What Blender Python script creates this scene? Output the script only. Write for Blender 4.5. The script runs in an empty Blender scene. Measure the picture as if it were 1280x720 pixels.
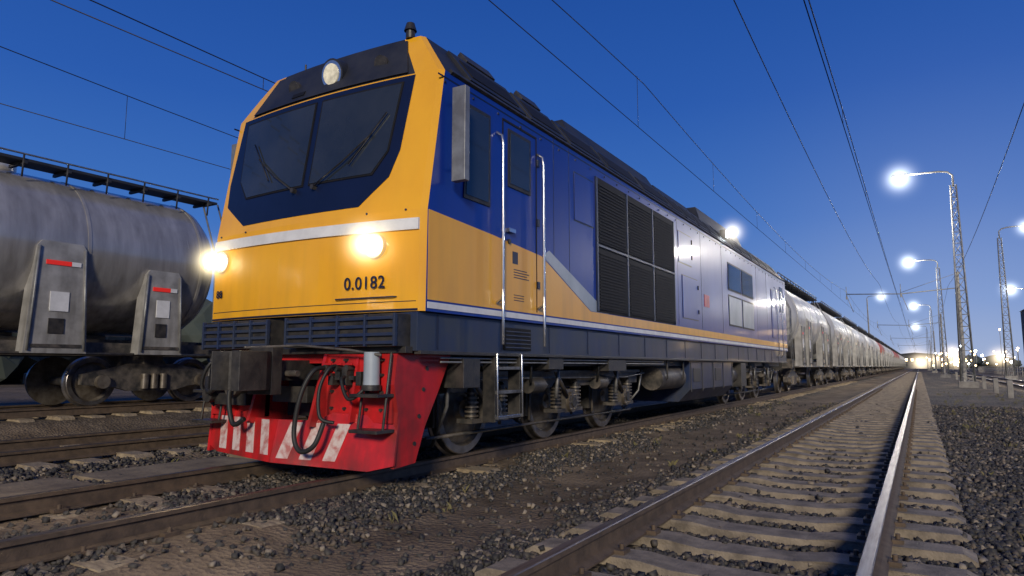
import bpy, bmesh, math, random
import numpy as np
from mathutils import Vector, Matrix, noise
random.seed(7); np.random.seed(7)
scene=bpy.context.scene
COL=scene.collection

# ------------------------------------------------------------------ materials
def pmat(name,c1,c2=None,scale=3.0,rough=.5,metal=0.0,coat=0.0,bump=0.0,bscale=40.0,stretch=(1,1,1),emis=None,estr=0,rvar=0.0,lo=.35,hi=.65,spec=.5,grime=None):
    m=bpy.data.materials.new(name); m.use_nodes=True
    nt=m.node_tree; N=nt.nodes; L=nt.links
    b=N['Principled BSDF']
    b.inputs['Roughness'].default_value=rough
    b.inputs['Metallic'].default_value=metal
    b.inputs['Coat Weight'].default_value=coat
    b.inputs['Coat Roughness'].default_value=.08
    b.inputs['Specular IOR Level'].default_value=spec
    if c2 is None: c2=tuple(c*.75 for c in c1)
    tc=N.new('ShaderNodeTexCoord'); mp=N.new('ShaderNodeMapping')
    mp.inputs['Scale'].default_value=stretch
    L.new(tc.outputs['Object'],mp.inputs['Vector'])
    nz=N.new('ShaderNodeTexNoise'); nz.inputs['Scale'].default_value=scale; nz.inputs['Detail'].default_value=6
    nz.inputs['Roughness'].default_value=.6
    L.new(mp.outputs['Vector'],nz.inputs['Vector'])
    cr=N.new('ShaderNodeValToRGB')
    cr.color_ramp.elements[0].position=lo; cr.color_ramp.elements[0].color=(*c1,1)
    cr.color_ramp.elements[1].position=hi; cr.color_ramp.elements[1].color=(*c2,1)
    L.new(nz.outputs['Fac'],cr.inputs['Fac'])
    colout=cr.outputs['Color']
    if grime:
        # run-off streaks and dust that thickens towards the bottom edge (zlow..zhigh)
        zl,zh,amt,gc=grime
        m2=N.new('ShaderNodeMapping'); m2.inputs['Scale'].default_value=(4,4,.5); L.new(tc.outputs['Object'],m2.inputs['Vector'])
        ng=N.new('ShaderNodeTexNoise'); ng.inputs['Scale'].default_value=1.6; ng.inputs['Detail'].default_value=9; L.new(m2.outputs['Vector'],ng.inputs['Vector'])
        sp=N.new('ShaderNodeSeparateXYZ'); L.new(tc.outputs['Object'],sp.inputs[0])
        mr=N.new('ShaderNodeMapRange'); mr.inputs['From Min'].default_value=zl; mr.inputs['From Max'].default_value=zh; mr.inputs['To Min'].default_value=1; mr.inputs['To Max'].default_value=.2
        L.new(sp.outputs['Z'],mr.inputs['Value'])
        r2=N.new('ShaderNodeMapRange'); r2.inputs['From Min'].default_value=.42; r2.inputs['From Max'].default_value=.78; r2.inputs['To Max'].default_value=amt
        L.new(ng.outputs['Fac'],r2.inputs['Value'])
        mu=N.new('ShaderNodeMath'); mu.operation='MULTIPLY'; L.new(mr.outputs['Result'],mu.inputs[0]); L.new(r2.outputs['Result'],mu.inputs[1])
        mx=N.new('ShaderNodeMix'); mx.data_type='RGBA'; L.new(mu.outputs[0],mx.inputs['Factor']); L.new(colout,mx.inputs['A']); mx.inputs['B'].default_value=(*gc,1)
        colout=mx.outputs['Result']
    L.new(colout,b.inputs['Base Color'])
    if rvar>0:
        mr=N.new('ShaderNodeMapRange'); mr.inputs['To Min'].default_value=max(0.02,rough-rvar); mr.inputs['To Max'].default_value=min(1,rough+rvar)
        L.new(nz.outputs['Fac'],mr.inputs['Value']); L.new(mr.outputs['Result'],b.inputs['Roughness'])
    if bump>0:
        n2=N.new('ShaderNodeTexNoise'); n2.inputs['Scale'].default_value=bscale; n2.inputs['Detail'].default_value=4
        L.new(mp.outputs['Vector'],n2.inputs['Vector'])
        bp=N.new('ShaderNodeBump'); bp.inputs['Strength'].default_value=bump; bp.inputs['Distance'].default_value=.02
        L.new(n2.outputs['Fac'],bp.inputs['Height']); L.new(bp.outputs['Normal'],b.inputs['Normal'])
    if emis:
        b.inputs['Emission Color'].default_value=(*emis,1); b.inputs['Emission Strength'].default_value=estr
    return m
M={}
M['yellow']=pmat('yellow_paint',(.88,.44,.016),(.82,.39,.014),scale=1.3,rough=.3,coat=.4,rvar=.06,bump=.03,bscale=3,grime=(1.5,2.6,.25,(.16,.10,.04)))
M['blue']=pmat('blue_paint',(.006,.038,.30),(.005,.030,.25),scale=1.1,rough=.30,coat=.22,rvar=.06,bump=.035,bscale=1.6,stretch=(1,1,.5),spec=.25,grime=(1.7,3.9,.15,(.04,.06,.12)))
M['mask']=pmat('dark_blue_paint',(.006,.012,.045),(.005,.010,.035),scale=1.3,rough=.38,coat=.12,spec=.3)
M['sill']=pmat('sill_paint',(.010,.024,.085),(.03,.04,.065),scale=2.5,rough=.42,coat=.1,rvar=.1,spec=.35,grime=(1.1,1.6,.45,(.07,.065,.06)))
M['white']=pmat('white_paint',(.75,.76,.78),(.6,.61,.62),scale=4,rough=.4)
M['pale']=pmat('pale_grey_paint',(.40,.45,.50),(.28,.33,.38),scale=2,rough=.4,coat=.2)
M['roof']=pmat('roof_black',(.015,.017,.024),(.03,.032,.04),scale=2,rough=.5,rvar=.1,bump=.05,spec=.35)
M['grille']=pmat('grille_black',(.005,.005,.006),(.010,.009,.009),scale=5,rough=.65,spec=.3)
M['glass']=pmat('cab_glass',(.018,.024,.032),(.03,.036,.044),scale=1.5,rough=.05,spec=.6,coat=.15)
M['red']=pmat('red_paint',(.58,.015,.018),(.30,.013,.013),scale=3.5,rough=.4,coat=.2,rvar=.1,bump=.06,bscale=12,lo=.4,hi=.7,grime=(.1,1.2,.9,(.06,.025,.02)))
M['black']=pmat('greasy_black',(.018,.018,.019),(.05,.045,.04),scale=7,rough=.45,rvar=.15,bump=.15,bscale=30)
M['bogie']=pmat('bogie_grime',(.04,.039,.038),(.14,.12,.10),scale=6,rough=.5,metal=.2,rvar=.15,bump=.2,bscale=25)
M['wheel']=pmat('wheel_steel',(.22,.195,.165),(.10,.08,.06),scale=6,rough=.42,metal=.5,rvar=.12)
M['tyre']=pmat('wheel_tread',(.48,.46,.44),(.28,.25,.23),scale=6,rough=.28,metal=.9)
M['chrome']=pmat('bright_metal',(.62,.63,.65),(.45,.46,.48),scale=8,rough=.22,metal=.9)
M['rubber']=pmat('rubber',(.012,.012,.012),(.02,.02,.02),rough=.55)
M['galv']=pmat('galvanised',(.30,.31,.31),(.18,.18,.18),scale=5,rough=.5,metal=.5)
M['stepm']=pmat('step_metal',(.22,.22,.22),(.09,.085,.08),scale=9,rough=.5,metal=.5)
M['headlamp']=pmat('headlamp_lens',(.9,.85,.7),rough=.1,emis=(1,.86,.6),estr=60)
M['headlamp_dim']=pmat('roof_lamp_lens',(.7,.66,.5),(.25,.23,.18),scale=14,rough=.1,emis=(1,.88,.62),estr=.30)
M['lampglow']=pmat('yard_lamp_lens',(.9,.9,.8),rough=.1,emis=(.85,.95,1),estr=70)
M['silver']=pmat('tank_silver',(.48,.46,.43),(.30,.29,.275),scale=.9,rough=.24,metal=.35,coat=.5,rvar=.08,stretch=(1,3,.5),bump=.08,bscale=1.3,grime=(1.3,4.6,.75,(.11,.095,.08)))
M['silver2']=pmat('tank_light',(.58,.59,.60),(.38,.37,.35),scale=.9,rough=.36,metal=.2,rvar=.1,stretch=(1,3,.4),grime=(1.3,4.6,.8,(.14,.13,.115)))
M['redtank']=pmat('tank_red',(.36,.06,.04),(.24,.045,.03),scale=.9,rough=.42,metal=.1,grime=(1.3,4.6,.6,(.1,.07,.05)))
M['plate']=pmat('saddle_plate',(.48,.47,.45),(.30,.295,.28),scale=3,rough=.34,metal=.3,bump=.1,bscale=4,grime=(.9,3.0,.8,(.10,.09,.08)))
M['redref']=pmat('red_reflector',(.6,.02,.02),(.6,.02,.02),rough=.3,emis=(1,.05,.03),estr=.25)
M['railside']=pmat('rail_rust',(.065,.046,.032),(.12,.083,.055),scale=9,rough=.75,bump=.2,bscale=60)
M['railtop']=pmat('rail_head',(.34,.29,.24),(.19,.145,.11),scale=6,rough=.36,metal=.8,stretch=(6,.4,1),rvar=.1)
M['railtop2']=pmat('rail_head_dull',(.13,.105,.08),(.08,.06,.045),scale=6,rough=.42,metal=.6,stretch=(6,.4,1),rvar=.1)
M['sleeper']=pmat('concrete_sleeper',(.29,.24,.18),(.13,.108,.084),scale=6,rough=.85,bump=.4,bscale=70)
M['sleeper2']=pmat('old_sleeper',(.36,.29,.19),(.17,.13,.09),scale=8,rough=.85,bump=.4,bscale=50,stretch=(1,5,1))
M['concrete']=pmat('mast_concrete',(.26,.25,.23),(.16,.15,.14),scale=3,rough=.8,bump=.2)
M['pathmat']=pmat('path_slab',(.26,.205,.135),(.13,.10,.07),scale=2.5,rough=.9,bump=.5,bscale=20)
M['tree']=pmat('distant_foliage',(.035,.05,.045),(.06,.07,.06),scale=.3,rough=.9)
M['wall']=pmat('distant_wall',(.10,.10,.10),(.07,.07,.075),scale=.3,rough=.9)
M['warmwin']=pmat('lit_lamp_warm',(.9,.7,.4),rough=.3,emis=(1,.66,.3),estr=20)
M['wire']=pmat('wire_copper',(.03,.03,.035),(.05,.045,.04),rough=.5,metal=.5)
M['wornwhite']=pmat('worn_white_stripe',(.60,.50,.48),(.42,.15,.14),scale=9,rough=.6,lo=.45,hi=.64)
M['grass']=pmat('dry_grass',(.10,.10,.035),(.17,.14,.06),scale=3,rough=.8)

# ------------------------------------------------------------------ builder
class MB:
    def __init__(s): s.v=[];s.f=[];s.m=[];s.s=[]
    def add(s,vs,fs,mat,smooth=False):
        o=len(s.v); s.v+= [tuple(a) for a in vs]
        for f in fs: s.f.append([i+o for i in f]); s.m.append(mat); s.s.append(smooth)
    def box(s,x0,x1,y0,y1,z0,z1,mat):
        v=[(x,y,z) for z in (z0,z1) for y in (y0,y1) for x in (x0,x1)]
        s.add(v,[(0,2,3,1),(4,5,7,6),(0,1,5,4),(2,6,7,3),(0,4,6,2),(1,3,7,5)],mat)
    def cyl(s,p0,p1,r,mat,seg=16,r2=None,caps=True,smooth=True):
        p0=Vector(p0);p1=Vector(p1);d=(p1-p0).normalized()
        a=d.orthogonal().normalized(); b=d.cross(a)
        r2=r if r2 is None else r2
        A=[p0+(a*math.cos(t)+b*math.sin(t))*r for t in [2*math.pi*i/seg for i in range(seg)]]
        B=[p1+(a*math.cos(t)+b*math.sin(t))*r2 for t in [2*math.pi*i/seg for i in range(seg)]]
        s.add(A+B,[(i,(i+1)%seg,seg+(i+1)%seg,seg+i) for i in range(seg)],mat,smooth)
        if caps:
            s.add(A,[tuple(range(seg))[::-1]],mat); s.add(B,[tuple(range(seg))],mat)
    def prism(s,pts,axis,a0,a1,mat):
        def mk(p,a):
            if axis=='x': return (a,p[0],p[1])
            if axis=='y': return (p[0],a,p[1])
            return (p[0],p[1],a)
        n=len(pts)
        v=[mk(p,a0) for p in pts]+[mk(p,a1) for p in pts]
        s.add(v,[tuple(range(n))[::-1],tuple(range(n,2*n))]+[(i,(i+1)%n,n+(i+1)%n,n+i) for i in range(n)],mat)
    def tube(s,path,r,mat,seg=6):
        P=[Vector(p) for p in path]; n=len(P); rings=[]
        up=None
        for i,p in enumerate(P):
            d=(P[min(i+1,n-1)]-P[max(i-1,0)]).normalized()
            if up is None: up=d.orthogonal().normalized()
            a=(up-d*up.dot(d)); a=a.normalized() if a.length>1e-5 else d.orthogonal().normalized()
            up=a; b=d.cross(a)
            rings.append([p+(a*math.cos(t)+b*math.sin(t))*r for t in [2*math.pi*k/seg for k in range(seg)]])
        v=[q for R in rings for q in R]; f=[]
        for i in range(n-1):
            for k in range(seg):
                f.append((i*seg+k,i*seg+(k+1)%seg,(i+1)*seg+(k+1)%seg,(i+1)*seg+k))
        f.append(tuple(range(seg))[::-1]); f.append(tuple(range((n-1)*seg,n*seg)))
        s.add(v,f,mat,True)
    def panel(s,pts,mapf,mat,p=.004,base=-.004,cutsa=(),cutsb=()):
        bm=bmesh.new()
        bm.faces.new([bm.verts.new((a,b,0)) for a,b in pts])
        for c in cutsa:
            bmesh.ops.bisect_plane(bm,geom=bm.verts[:]+bm.edges[:]+bm.faces[:],plane_co=(c,0,0),plane_no=(1,0,0))
        for c in cutsb:
            bmesh.ops.bisect_plane(bm,geom=bm.verts[:]+bm.edges[:]+bm.faces[:],plane_co=(0,c,0),plane_no=(0,1,0))
        bm.verts.index_update()
        n=len(bm.verts)
        v=[mapf(q.co.x,q.co.y,p) for q in bm.verts]
        v2=[mapf(q.co.x,q.co.y,base) for q in bm.verts]
        f=[tuple(q.index for q in fa.verts) for fa in bm.faces]
        for e in bm.edges:
            if len(e.link_faces)==1:
                a,b=e.verts[0].index,e.verts[1].index
                f.append((a,b,n+b,n+a))
        s.add(v+v2,f,mat); bm.free()
    def obj(s,name,parent=None,bevel=0,loc=None,normals=True):
        if parent is not None and parent.name=='locomotive':
            s.v=[(x,y,(z if z<=2.5 else 2.5+(z-2.5)*1.065)) for x,y,z in s.v]
        me=bpy.data.meshes.new(name); me.from_pydata(s.v,[],s.f)
        names=[]
        for k in s.m:
            if k not in names: names.append(k)
        for k in names: me.materials.append(M[k])
        me.polygons.foreach_set('material_index',[names.index(k) for k in s.m])
        me.polygons.foreach_set('use_smooth',s.s)
        if normals:
            bm=bmesh.new(); bm.from_mesh(me); bmesh.ops.recalc_face_normals(bm,faces=bm.faces[:]); bm.to_mesh(me); bm.free()
        me.update()
        o=bpy.data.objects.new(name,me); COL.objects.link(o)
        if parent: o.parent=parent
        if loc: o.location=loc
        if bevel:
            b=o.modifiers.new('bevel','BEVEL'); b.width=bevel; b.segments=2; b.limit_method='ANGLE'; b.angle_limit=math.radians(40)
            b.harden_normals=False
        return o
def empty(name,loc):
    e=bpy.data.objects.new(name,None); e.location=loc; e.empty_display_size=.3; COL.objects.link(e); return e

# added halo: self-glowing volume ball imitating light scattered around lamps and far lights
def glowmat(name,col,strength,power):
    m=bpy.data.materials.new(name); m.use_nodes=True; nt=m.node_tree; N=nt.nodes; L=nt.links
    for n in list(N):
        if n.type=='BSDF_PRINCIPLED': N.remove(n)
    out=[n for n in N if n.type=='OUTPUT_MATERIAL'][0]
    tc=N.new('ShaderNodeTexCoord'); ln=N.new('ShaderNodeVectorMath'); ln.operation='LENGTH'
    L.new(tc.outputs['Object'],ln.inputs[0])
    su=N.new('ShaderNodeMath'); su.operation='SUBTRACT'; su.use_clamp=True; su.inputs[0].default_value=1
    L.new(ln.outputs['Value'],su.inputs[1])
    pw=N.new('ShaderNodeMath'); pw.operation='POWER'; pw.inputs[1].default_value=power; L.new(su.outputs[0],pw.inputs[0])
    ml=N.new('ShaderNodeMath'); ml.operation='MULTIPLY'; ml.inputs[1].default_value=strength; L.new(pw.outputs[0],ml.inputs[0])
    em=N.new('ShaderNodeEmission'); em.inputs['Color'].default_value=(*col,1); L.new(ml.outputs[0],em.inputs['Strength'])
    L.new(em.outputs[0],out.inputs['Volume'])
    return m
_gs={}
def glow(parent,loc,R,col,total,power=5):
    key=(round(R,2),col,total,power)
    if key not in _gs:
        me=bpy.data.meshes.new('halo_ball'); bm=bmesh.new(); bmesh.ops.create_icosphere(bm,subdivisions=3,radius=1); bm.to_mesh(me); bm.free()
        me.materials.append(glowmat('glow_halo',col,total*(power+1)/2/R,power)); _gs[key]=me
    o=bpy.data.objects.new('glow_halo',_gs[key]); COL.objects.link(o); o.parent=parent; o.location=loc; o.scale=(R,R,R)
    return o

# ------------------------------------------------------------------ ground
TR,TL,TA,TB,TE=-1.05,-5.45,-10.2,-14.75,5.4
def sst(a,b,x):
    t=min(1,max(0,(x-a)/(b-a))); return t*t*(3-2*t)
def dirt(x,y):
    n=noise.noise(Vector((x*.9,y*.5,3.1)))
    n2=noise.noise(Vector((x*2.1,y*1.7,9.1)))
    d=1-sst(.45,.85,abs(x+3.25+.25*n)-.28*n2)
    d=max(d,sst(.05,.35,n+.35*n2)*(1 if x<-3.9 else .35)*(0 if -2.4<x<.3 else 1))
    if x<-6.9: d=max(d,.55+.6*n2)
    if x>.5: d=max(d,sst(.0,.4,n+.4*n2)*.6)
    return min(1,max(0,d))
def hgt(x,y):
    h=-.27
    for c,t in ((TR,-.235),(TL,-.178),(TA,-.2),(TE,-.2)):
        k=1-sst(1.2,1.9,abs(x-c)); h=h*(1-k)+t*k
    r=1-sst(-13.4,-12.2,x); h=h*(1-r)+.05*r
    h+=.03*noise.noise(Vector((x*.8,y*.8,0)))+.018*noise.noise(Vector((x*3,y*3,5)))
    if abs(x-TR)<.62: h-=.015
    return h
def axisvals(segs):
    out=[]
    for a,b,st in segs:
        n=max(1,int(round((b-a)/st)))
        out+= [a+(b-a)*i/n for i in range(n)]
    out.append(segs[-1][1]); return out
gx=axisvals([(-1500,-300,300),(-300,-60,40),(-60,-20,4),(-20,-9,.4),(-9,2.4,.12),(2.4,10,.4),(10,40,5),(40,300,50),(300,1500,300)])
gy=axisvals([(-300,-20,70),(-20,1,2),(1,13,.14),(13,30,.5),(30,80,2),(80,300,20),(300,1800,300)])
vs=[(x,y,hgt(x,y)) for y in gy for x in gx]
nx=len(gx)
fs=[(j*nx+i,j*nx+i+1,(j+1)*nx+i+1,(j+1)*nx+i) for j in range(len(gy)-1) for i in range(nx-1)]
me=bpy.data.meshes.new('ground'); me.from_pydata(vs,[],fs)
at=me.attributes.new('dirt','FLOAT','POINT'); at.data.foreach_set('value',[dirt(v[0],v[1]) for v in vs])
me.polygons.foreach_set('use_smooth',[True]*len(fs))
g=bpy.data.objects.new('ground',me); COL.objects.link(g)
m=bpy.data.materials.new('gravel_ground'); m.use_nodes=True; nt=m.node_tree; N=nt.nodes; L=nt.links; b=N['Principled BSDF']
tc=N.new('ShaderNodeTexCoord')
vo=N.new('ShaderNodeTexVoronoi'); vo.inputs['Scale'].default_value=24; L.new(tc.outputs['Object'],vo.inputs['Vector'])
sx=N.new('ShaderNodeSeparateColor'); L.new(vo.outputs['Color'],sx.inputs[0])
cr=N.new('ShaderNodeValToRGB'); e=cr.color_ramp.elements
e[0].position=0; e[0].color=(.022,.021,.020,1); e[1].position=1; e[1].color=(.21,.175,.135,1)
e2=e.new(.6); e2.color=(.075,.064,.052,1)
L.new(sx.outputs[0],cr.inputs['Fac'])
nz=N.new('ShaderNodeTexNoise'); nz.inputs['Scale'].default_value=2.2; nz.inputs['Detail'].default_value=8; L.new(tc.outputs['Object'],nz.inputs['Vector'])
cd=N.new('ShaderNodeValToRGB'); cd.color_ramp.elements[0].position=.3; cd.color_ramp.elements[0].color=(.10,.073,.048,1)
cd.color_ramp.elements[1].position=.7; cd.color_ramp.elements[1].color=(.25,.19,.125,1); L.new(nz.outputs['Fac'],cd.inputs['Fac'])
an=N.new('ShaderNodeAttribute'); an.attribute_name='dirt'
mx=N.new('ShaderNodeMix'); mx.data_type='RGBA'; L.new(an.outputs['Fac'],mx.inputs['Factor']); L.new(cr.outputs['Color'],mx.inputs['A']); L.new(cd.outputs['Color'],mx.inputs['B'])
n3=N.new('ShaderNodeTexNoise'); n3.inputs['Scale'].default_value=.25; n3.inputs['Detail'].default_value=5; L.new(tc.outputs['Object'],n3.inputs['Vector'])
r3=N.new('ShaderNodeMapRange'); r3.inputs['From Min'].default_value=.35; r3.inputs['From Max'].default_value=.65; r3.inputs['To Min'].default_value=.65; r3.inputs['To Max'].default_value=1.15
L.new(n3.outputs['Fac'],r3.inputs['Value'])
hm=N.new('ShaderNodeVectorMath'); hm.operation='SCALE'; L.new(mx.outputs['Result'],hm.inputs[0]); L.new(r3.outputs['Result'],hm.inputs['Scale'])
L.new(hm.outputs[0],b.inputs['Base Color']); b.inputs['Roughness'].default_value=.85
b.inputs['Specular IOR Level'].default_value=.3
n4=N.new('ShaderNodeTexNoise'); n4.inputs['Scale'].default_value=55; n4.inputs['Detail'].default_value=5; L.new(tc.outputs['Object'],n4.inputs['Vector'])
bp=N.new('ShaderNodeBump'); bp.inputs['Strength'].default_value=.7; bp.inputs['Distance'].default_value=.03
b2=N.new('ShaderNodeBump'); b2.inputs['Strength'].default_value=.5; b2.inputs['Distance'].default_value=.02
L.new(vo.outputs['Distance'],bp.inputs['Height']); L.new(n4.outputs['Fac'],b2.inputs['Height']); L.new(bp.outputs['Normal'],b2.inputs['Normal'])
L.new(b2.outputs['Normal'],b.inputs['Normal'])
me.materials.append(m)

# ballast stones (one mesh)
rails=[c+s*.7525 for c in (TR,TL,TA) for s in (-1,1)]
pts=[]
tries=480000
X=np.random.uniform(-12,3.6,tries); Y=np.random.uniform(.8,26,tries); Q=np.random.rand(tries); Q2=np.random.rand(tries)
for x,y,q,q2 in zip(X,Y,Q,Q2):
    d=math.hypot(x,y)
    if q>min(1,(6.5/d)**1.6): continue
    if q2<dirt(x,y)*.95: continue
    if min(abs(x-r) for r in rails)<.085: continue
    onsl=False
    if abs(x-TR)<1.33 and abs(((y+.3)%.6)-.3)<.15: onsl=True
    if onsl and q2<.985: continue
    pts.append((x,y,hgt(x,y)+(.05 if onsl else random.uniform(-.012,.02)),d))
n=len(pts); P=np.array(pts)
cube=np.array([(x,y,z) for z in (-1,1) for y in (-1,1) for x in (-1,1)],float)
size=np.random.uniform(.010,.025,n)*(1+P[:,3]*.02)
V=cube[None]*np.random.uniform(.45,1.05,(n,8,3))
V*=np.random.uniform(.7,1.25,(n,1,3))
ax=np.random.normal(size=(n,3)); ax/=np.linalg.norm(ax,axis=1)[:,None]; an_=np.random.uniform(0,6.28,n)
c=np.cos(an_)[:,None,None]; s_=np.sin(an_)[:,None,None]; A=ax[:,None,:]
V=V*c+np.cross(np.broadcast_to(A,V.shape),V)*s_+A*(V*A).sum(2,keepdims=True)*(1-c)
V=V*size[:,None,None]+P[:,None,:3]
fc=np.array([(0,2,3,1),(4,5,7,6),(0,1,5,4),(2,6,7,3),(0,4,6,2),(1,3,7,5)])
F=(fc[None]+np.arange(n)[:,None,None]*8).reshape(-1)
me=bpy.data.meshes.new('ballast_gravel'); me.vertices.add(n*8); me.vertices.foreach_set('co',V.reshape(-1).astype(np.float32))
me.loops.add(n*24); me.loops.foreach_set('vertex_index',F.astype(np.int32))
me.polygons.add(n*6); me.polygons.foreach_set('loop_start',np.arange(0,n*24,4,dtype=np.int32))
me.update(calc_edges=True); me.validate()
o=bpy.data.objects.new('ballast_gravel',me); COL.objects.link(o)
m=bpy.data.materials.new('stone'); m.use_nodes=True; nt=m.node_tree; N=nt.nodes; L=nt.links; b=N['Principled BSDF']
ge=N.new('ShaderNodeNewGeometry'); cr=N.new('ShaderNodeValToRGB'); e=cr.color_ramp.elements
e[0].color=(.022,.022,.023,1); e[1].color=(.26,.22,.17,1); q=e.new(.6); q.color=(.062,.056,.049,1); q=e.new(.85); q.color=(.115,.09,.068,1)
L.new(ge.outputs['Random Per Island'],cr.inputs['Fac']); L.new(cr.outputs['Color'],b.inputs['Base Color']); b.inputs['Roughness'].default_value=.72
me.materials.append(m)
print('stones',n)

# ------------------------------------------------------------------ tracks
def track(xc,zoff,y0,y1,ysl,slm,topm,detail,proud=0):
    e=empty('railway_track',(xc,0,zoff))
    prof=[(-.075,-.16),(.075,-.16),(.075,-.148),(.012,-.128),(.010,-.045),(.036,-.035),(.036,-.006),(.030,0),(-.030,0),(-.036,-.006),(-.036,-.035),(-.010,-.045),(-.012,-.128),(-.075,-.148)]
    mb=MB()
    for s in (-1,1):
        cx=s*.7525; nn=len(prof)
        v=[(cx+p[0],y,p[1]) for y in (y0,y1) for p in prof]
        for i in range(nn):
            mb.add(v,[(i,(i+1)%nn,nn+(i+1)%nn,nn+i)],topm if i in (6,7,8) else 'railside')
        mb.add(v,[tuple(range(nn))],'railside')
    mb.obj('rails',e)
    mb=MB()
    k0=int(math.ceil(-6/.6))
    rr=random.Random(3)
    for k in range(k0,int(ysl/.6)):
        y=k*.6+(rr.uniform(-.03,.03) if proud else rr.uniform(-.008,.008))
        w=.125; jj=rr.uniform(-.012,.026) if proud else rr.uniform(-.004,.003); tw=rr.uniform(-.02,.02)
        pr=[(-1.3,-.38),(1.3,-.38),(1.3,-.205),(1.22,-.165),(.5,-.163),(.3,-.19),(-.3,-.19),(-.5,-.163),(-1.22,-.165),(-1.3,-.205)]
        n_=len(pr)
        v=[(p[0]+rr.uniform(-.012,.012),y-w-(.02 if p[1]<-.3 else 0)+tw*p[0]+rr.uniform(-.008,.008),p[1]+jj) for p in pr]+[(p[0],y+w+(.02 if p[1]<-.3 else 0)+tw*p[0]+rr.uniform(-.008,.008),p[1]+jj) for p in pr]
        mb.add(v,[tuple(range(n_)),tuple(range(n_,2*n_))]+[(i,(i+1)%n_,n_+(i+1)%n_,n_+i) for i in range(n_)],slm)
        if y<detail:
            for s in (-1,1):
                for t in (-1,1):
                    cx=s*.7525+t*.105
                    mb.box(cx-.035,cx+.035,y-.055,y+.055,-.165,-.137,'railside')
                    mb.cyl((cx,y,-.14),(cx,y,-.105),.016,'railside',seg=6)
    mb.obj('sleepers',e)
    return e
track(TR,0,-6,700,170,'sleeper','railtop',40)
track(TL,0,-6,700,60,'sleeper2','railtop2',15,1)
track(TA,0,-6,400,40,'sleeper2','railtop2',0,1)
track(TB,.25,-20,400,40,'sleeper2','railtop2',0,1)
track(TE,0,-6,600,120,'sleeper','railtop',0)
mb=MB()
y=-4
while y<60:
    L_=random.uniform(1.9,2.1); mb.box(-8.35,-7.45,y,y+L_-.03,-.4,-.20+random.uniform(-.012,.012),'pathmat'); y+=2.05
mb.obj('concrete_path',bevel=.01)
mb=MB(); rr=random.Random(11)
for i in range(200):
    if rr.random()<.6: x=rr.uniform(.45,3.6); y=rr.uniform(6,40)
    else: x=rr.choice((-3.9,-6.75,-2.6,-7.2,-8.6))+rr.uniform(-.25,.25); y=rr.uniform(4,26)
    h0=hgt(x,y)
    for k in range(rr.randint(5,10)):
        a=rr.uniform(0,6.28); l=rr.uniform(.03,.10); dx=math.cos(a); dy=math.sin(a); bx=x+rr.uniform(-.05,.05); by=y+rr.uniform(-.05,.05)
        mb.add([(bx-dy*.003,by+dx*.003,h0-.01),(bx+dy*.003,by-dx*.003,h0-.01),(bx+dx*l*.25+dy*.002,by+dy*l*.25-dx*.002,h0+l*.7),(bx+dx*l*.7,by+dy*l*.7,h0+l)],[(0,1,2),(0,2,3)],'grass')
mb.obj('grass',normals=False)

# ------------------------------------------------------------------ locomotive
LO=empty('locomotive',(TL,4.8,0))
LEN=20.4
def baseY(z):
    if z<=2.5: return 0.012*(2.5-z)*-1
    if z<=3.9: return .25*(z-2.5)/1.4
    return .25+.24*(z-3.9)/.48
def wZ(z): return 1.55 if z<=3.88 else 1.55-.40*(z-3.88)/.5
def fy(x,z): return baseY(z)+.12*(x/1.55)**2
mb=MB()
rows=[1.53,1.8,2.1,2.4,2.5,2.7,3.0,3.3,3.6,3.88,4.15,4.38]
cols=[-1,-.97,-.8,-.6,-.4,-.2,0,.2,.4,.6,.8,.97,1]
nc=len(cols)
gv=[]
for z in rows:
    w=wZ(z)
    for c_ in cols:
        x=c_*w; gv.append((x,fy(x,z)+(.045 if abs(c_)==1 else 0),z))
for j in range(len(rows)-1):
    for i in range(nc-1):
        mt='yellow' if rows[j]<3.87 or i in(0,1,nc-2,nc-3) else 'roof'
        mb.add([gv[j*nc+i],gv[j*nc+i+1],gv[(j+1)*nc+i+1],gv[(j+1)*nc+i]],[(0,1,2,3)],mt)
for j in range(len(rows)-1):
    for i in (0,nc-1):
        a=gv[j*nc+i]; b_=gv[(j+1)*nc+i]
        mt='blue' if rows[j]<3.87 else 'roof'
        mb.add([a,b_,(b_[0],LEN,b_[2]),(a[0],LEN,a[2])],[(0,1,2,3)],mt)
J=len(rows)-1
for i in range(nc-1):
    a=gv[J*nc+i]; b_=gv[J*nc+i+1]
    mb.add([a,b_,(b_[0],LEN,b_[2]),(a[0],LEN,a[2])],[(0,1,2,3)],'roof')
    a=gv[i]; b_=gv[i+1]
    mb.add([a,b_,(b_[0],1.0,b_[2]),(a[0],1.0,a[2])],[(0,1,2,3)],'mask')
mb.add([(-1.55,LEN,1.53),(1.55,LEN,1.53),(1.55,LEN,3.88),(1.15,LEN,4.38),(-1.15,LEN,4.38),(-1.55,LEN,3.88)],[(0,1,2,3,4,5)],'blue')
mb.obj('body_shell',LO)
def fm(x,z,p): return (x,fy(x,z)-p,z)
cx=[i*.2 for i in range(-7,8)]; cz=[2.5,2.8,3.1,3.4,3.7]
mb=MB()
mask=[(-.98,2.58),(.78,2.58),(1.10,2.84),(1.19,3.1),(1.25,3.865),(-1.38,3.865),(-1.44,3.1),(-1.40,2.84)]
mb.panel(mask,fm,'mask',p=.006,cutsa=cx,cutsb=cz)
mb.panel([(-1.2,3.9),(1.16,3.9),(.98,4.34),(-1.0,4.34)],fm,'roof',p=.02,cutsa=cx,cutsb=[4.1])
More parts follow.
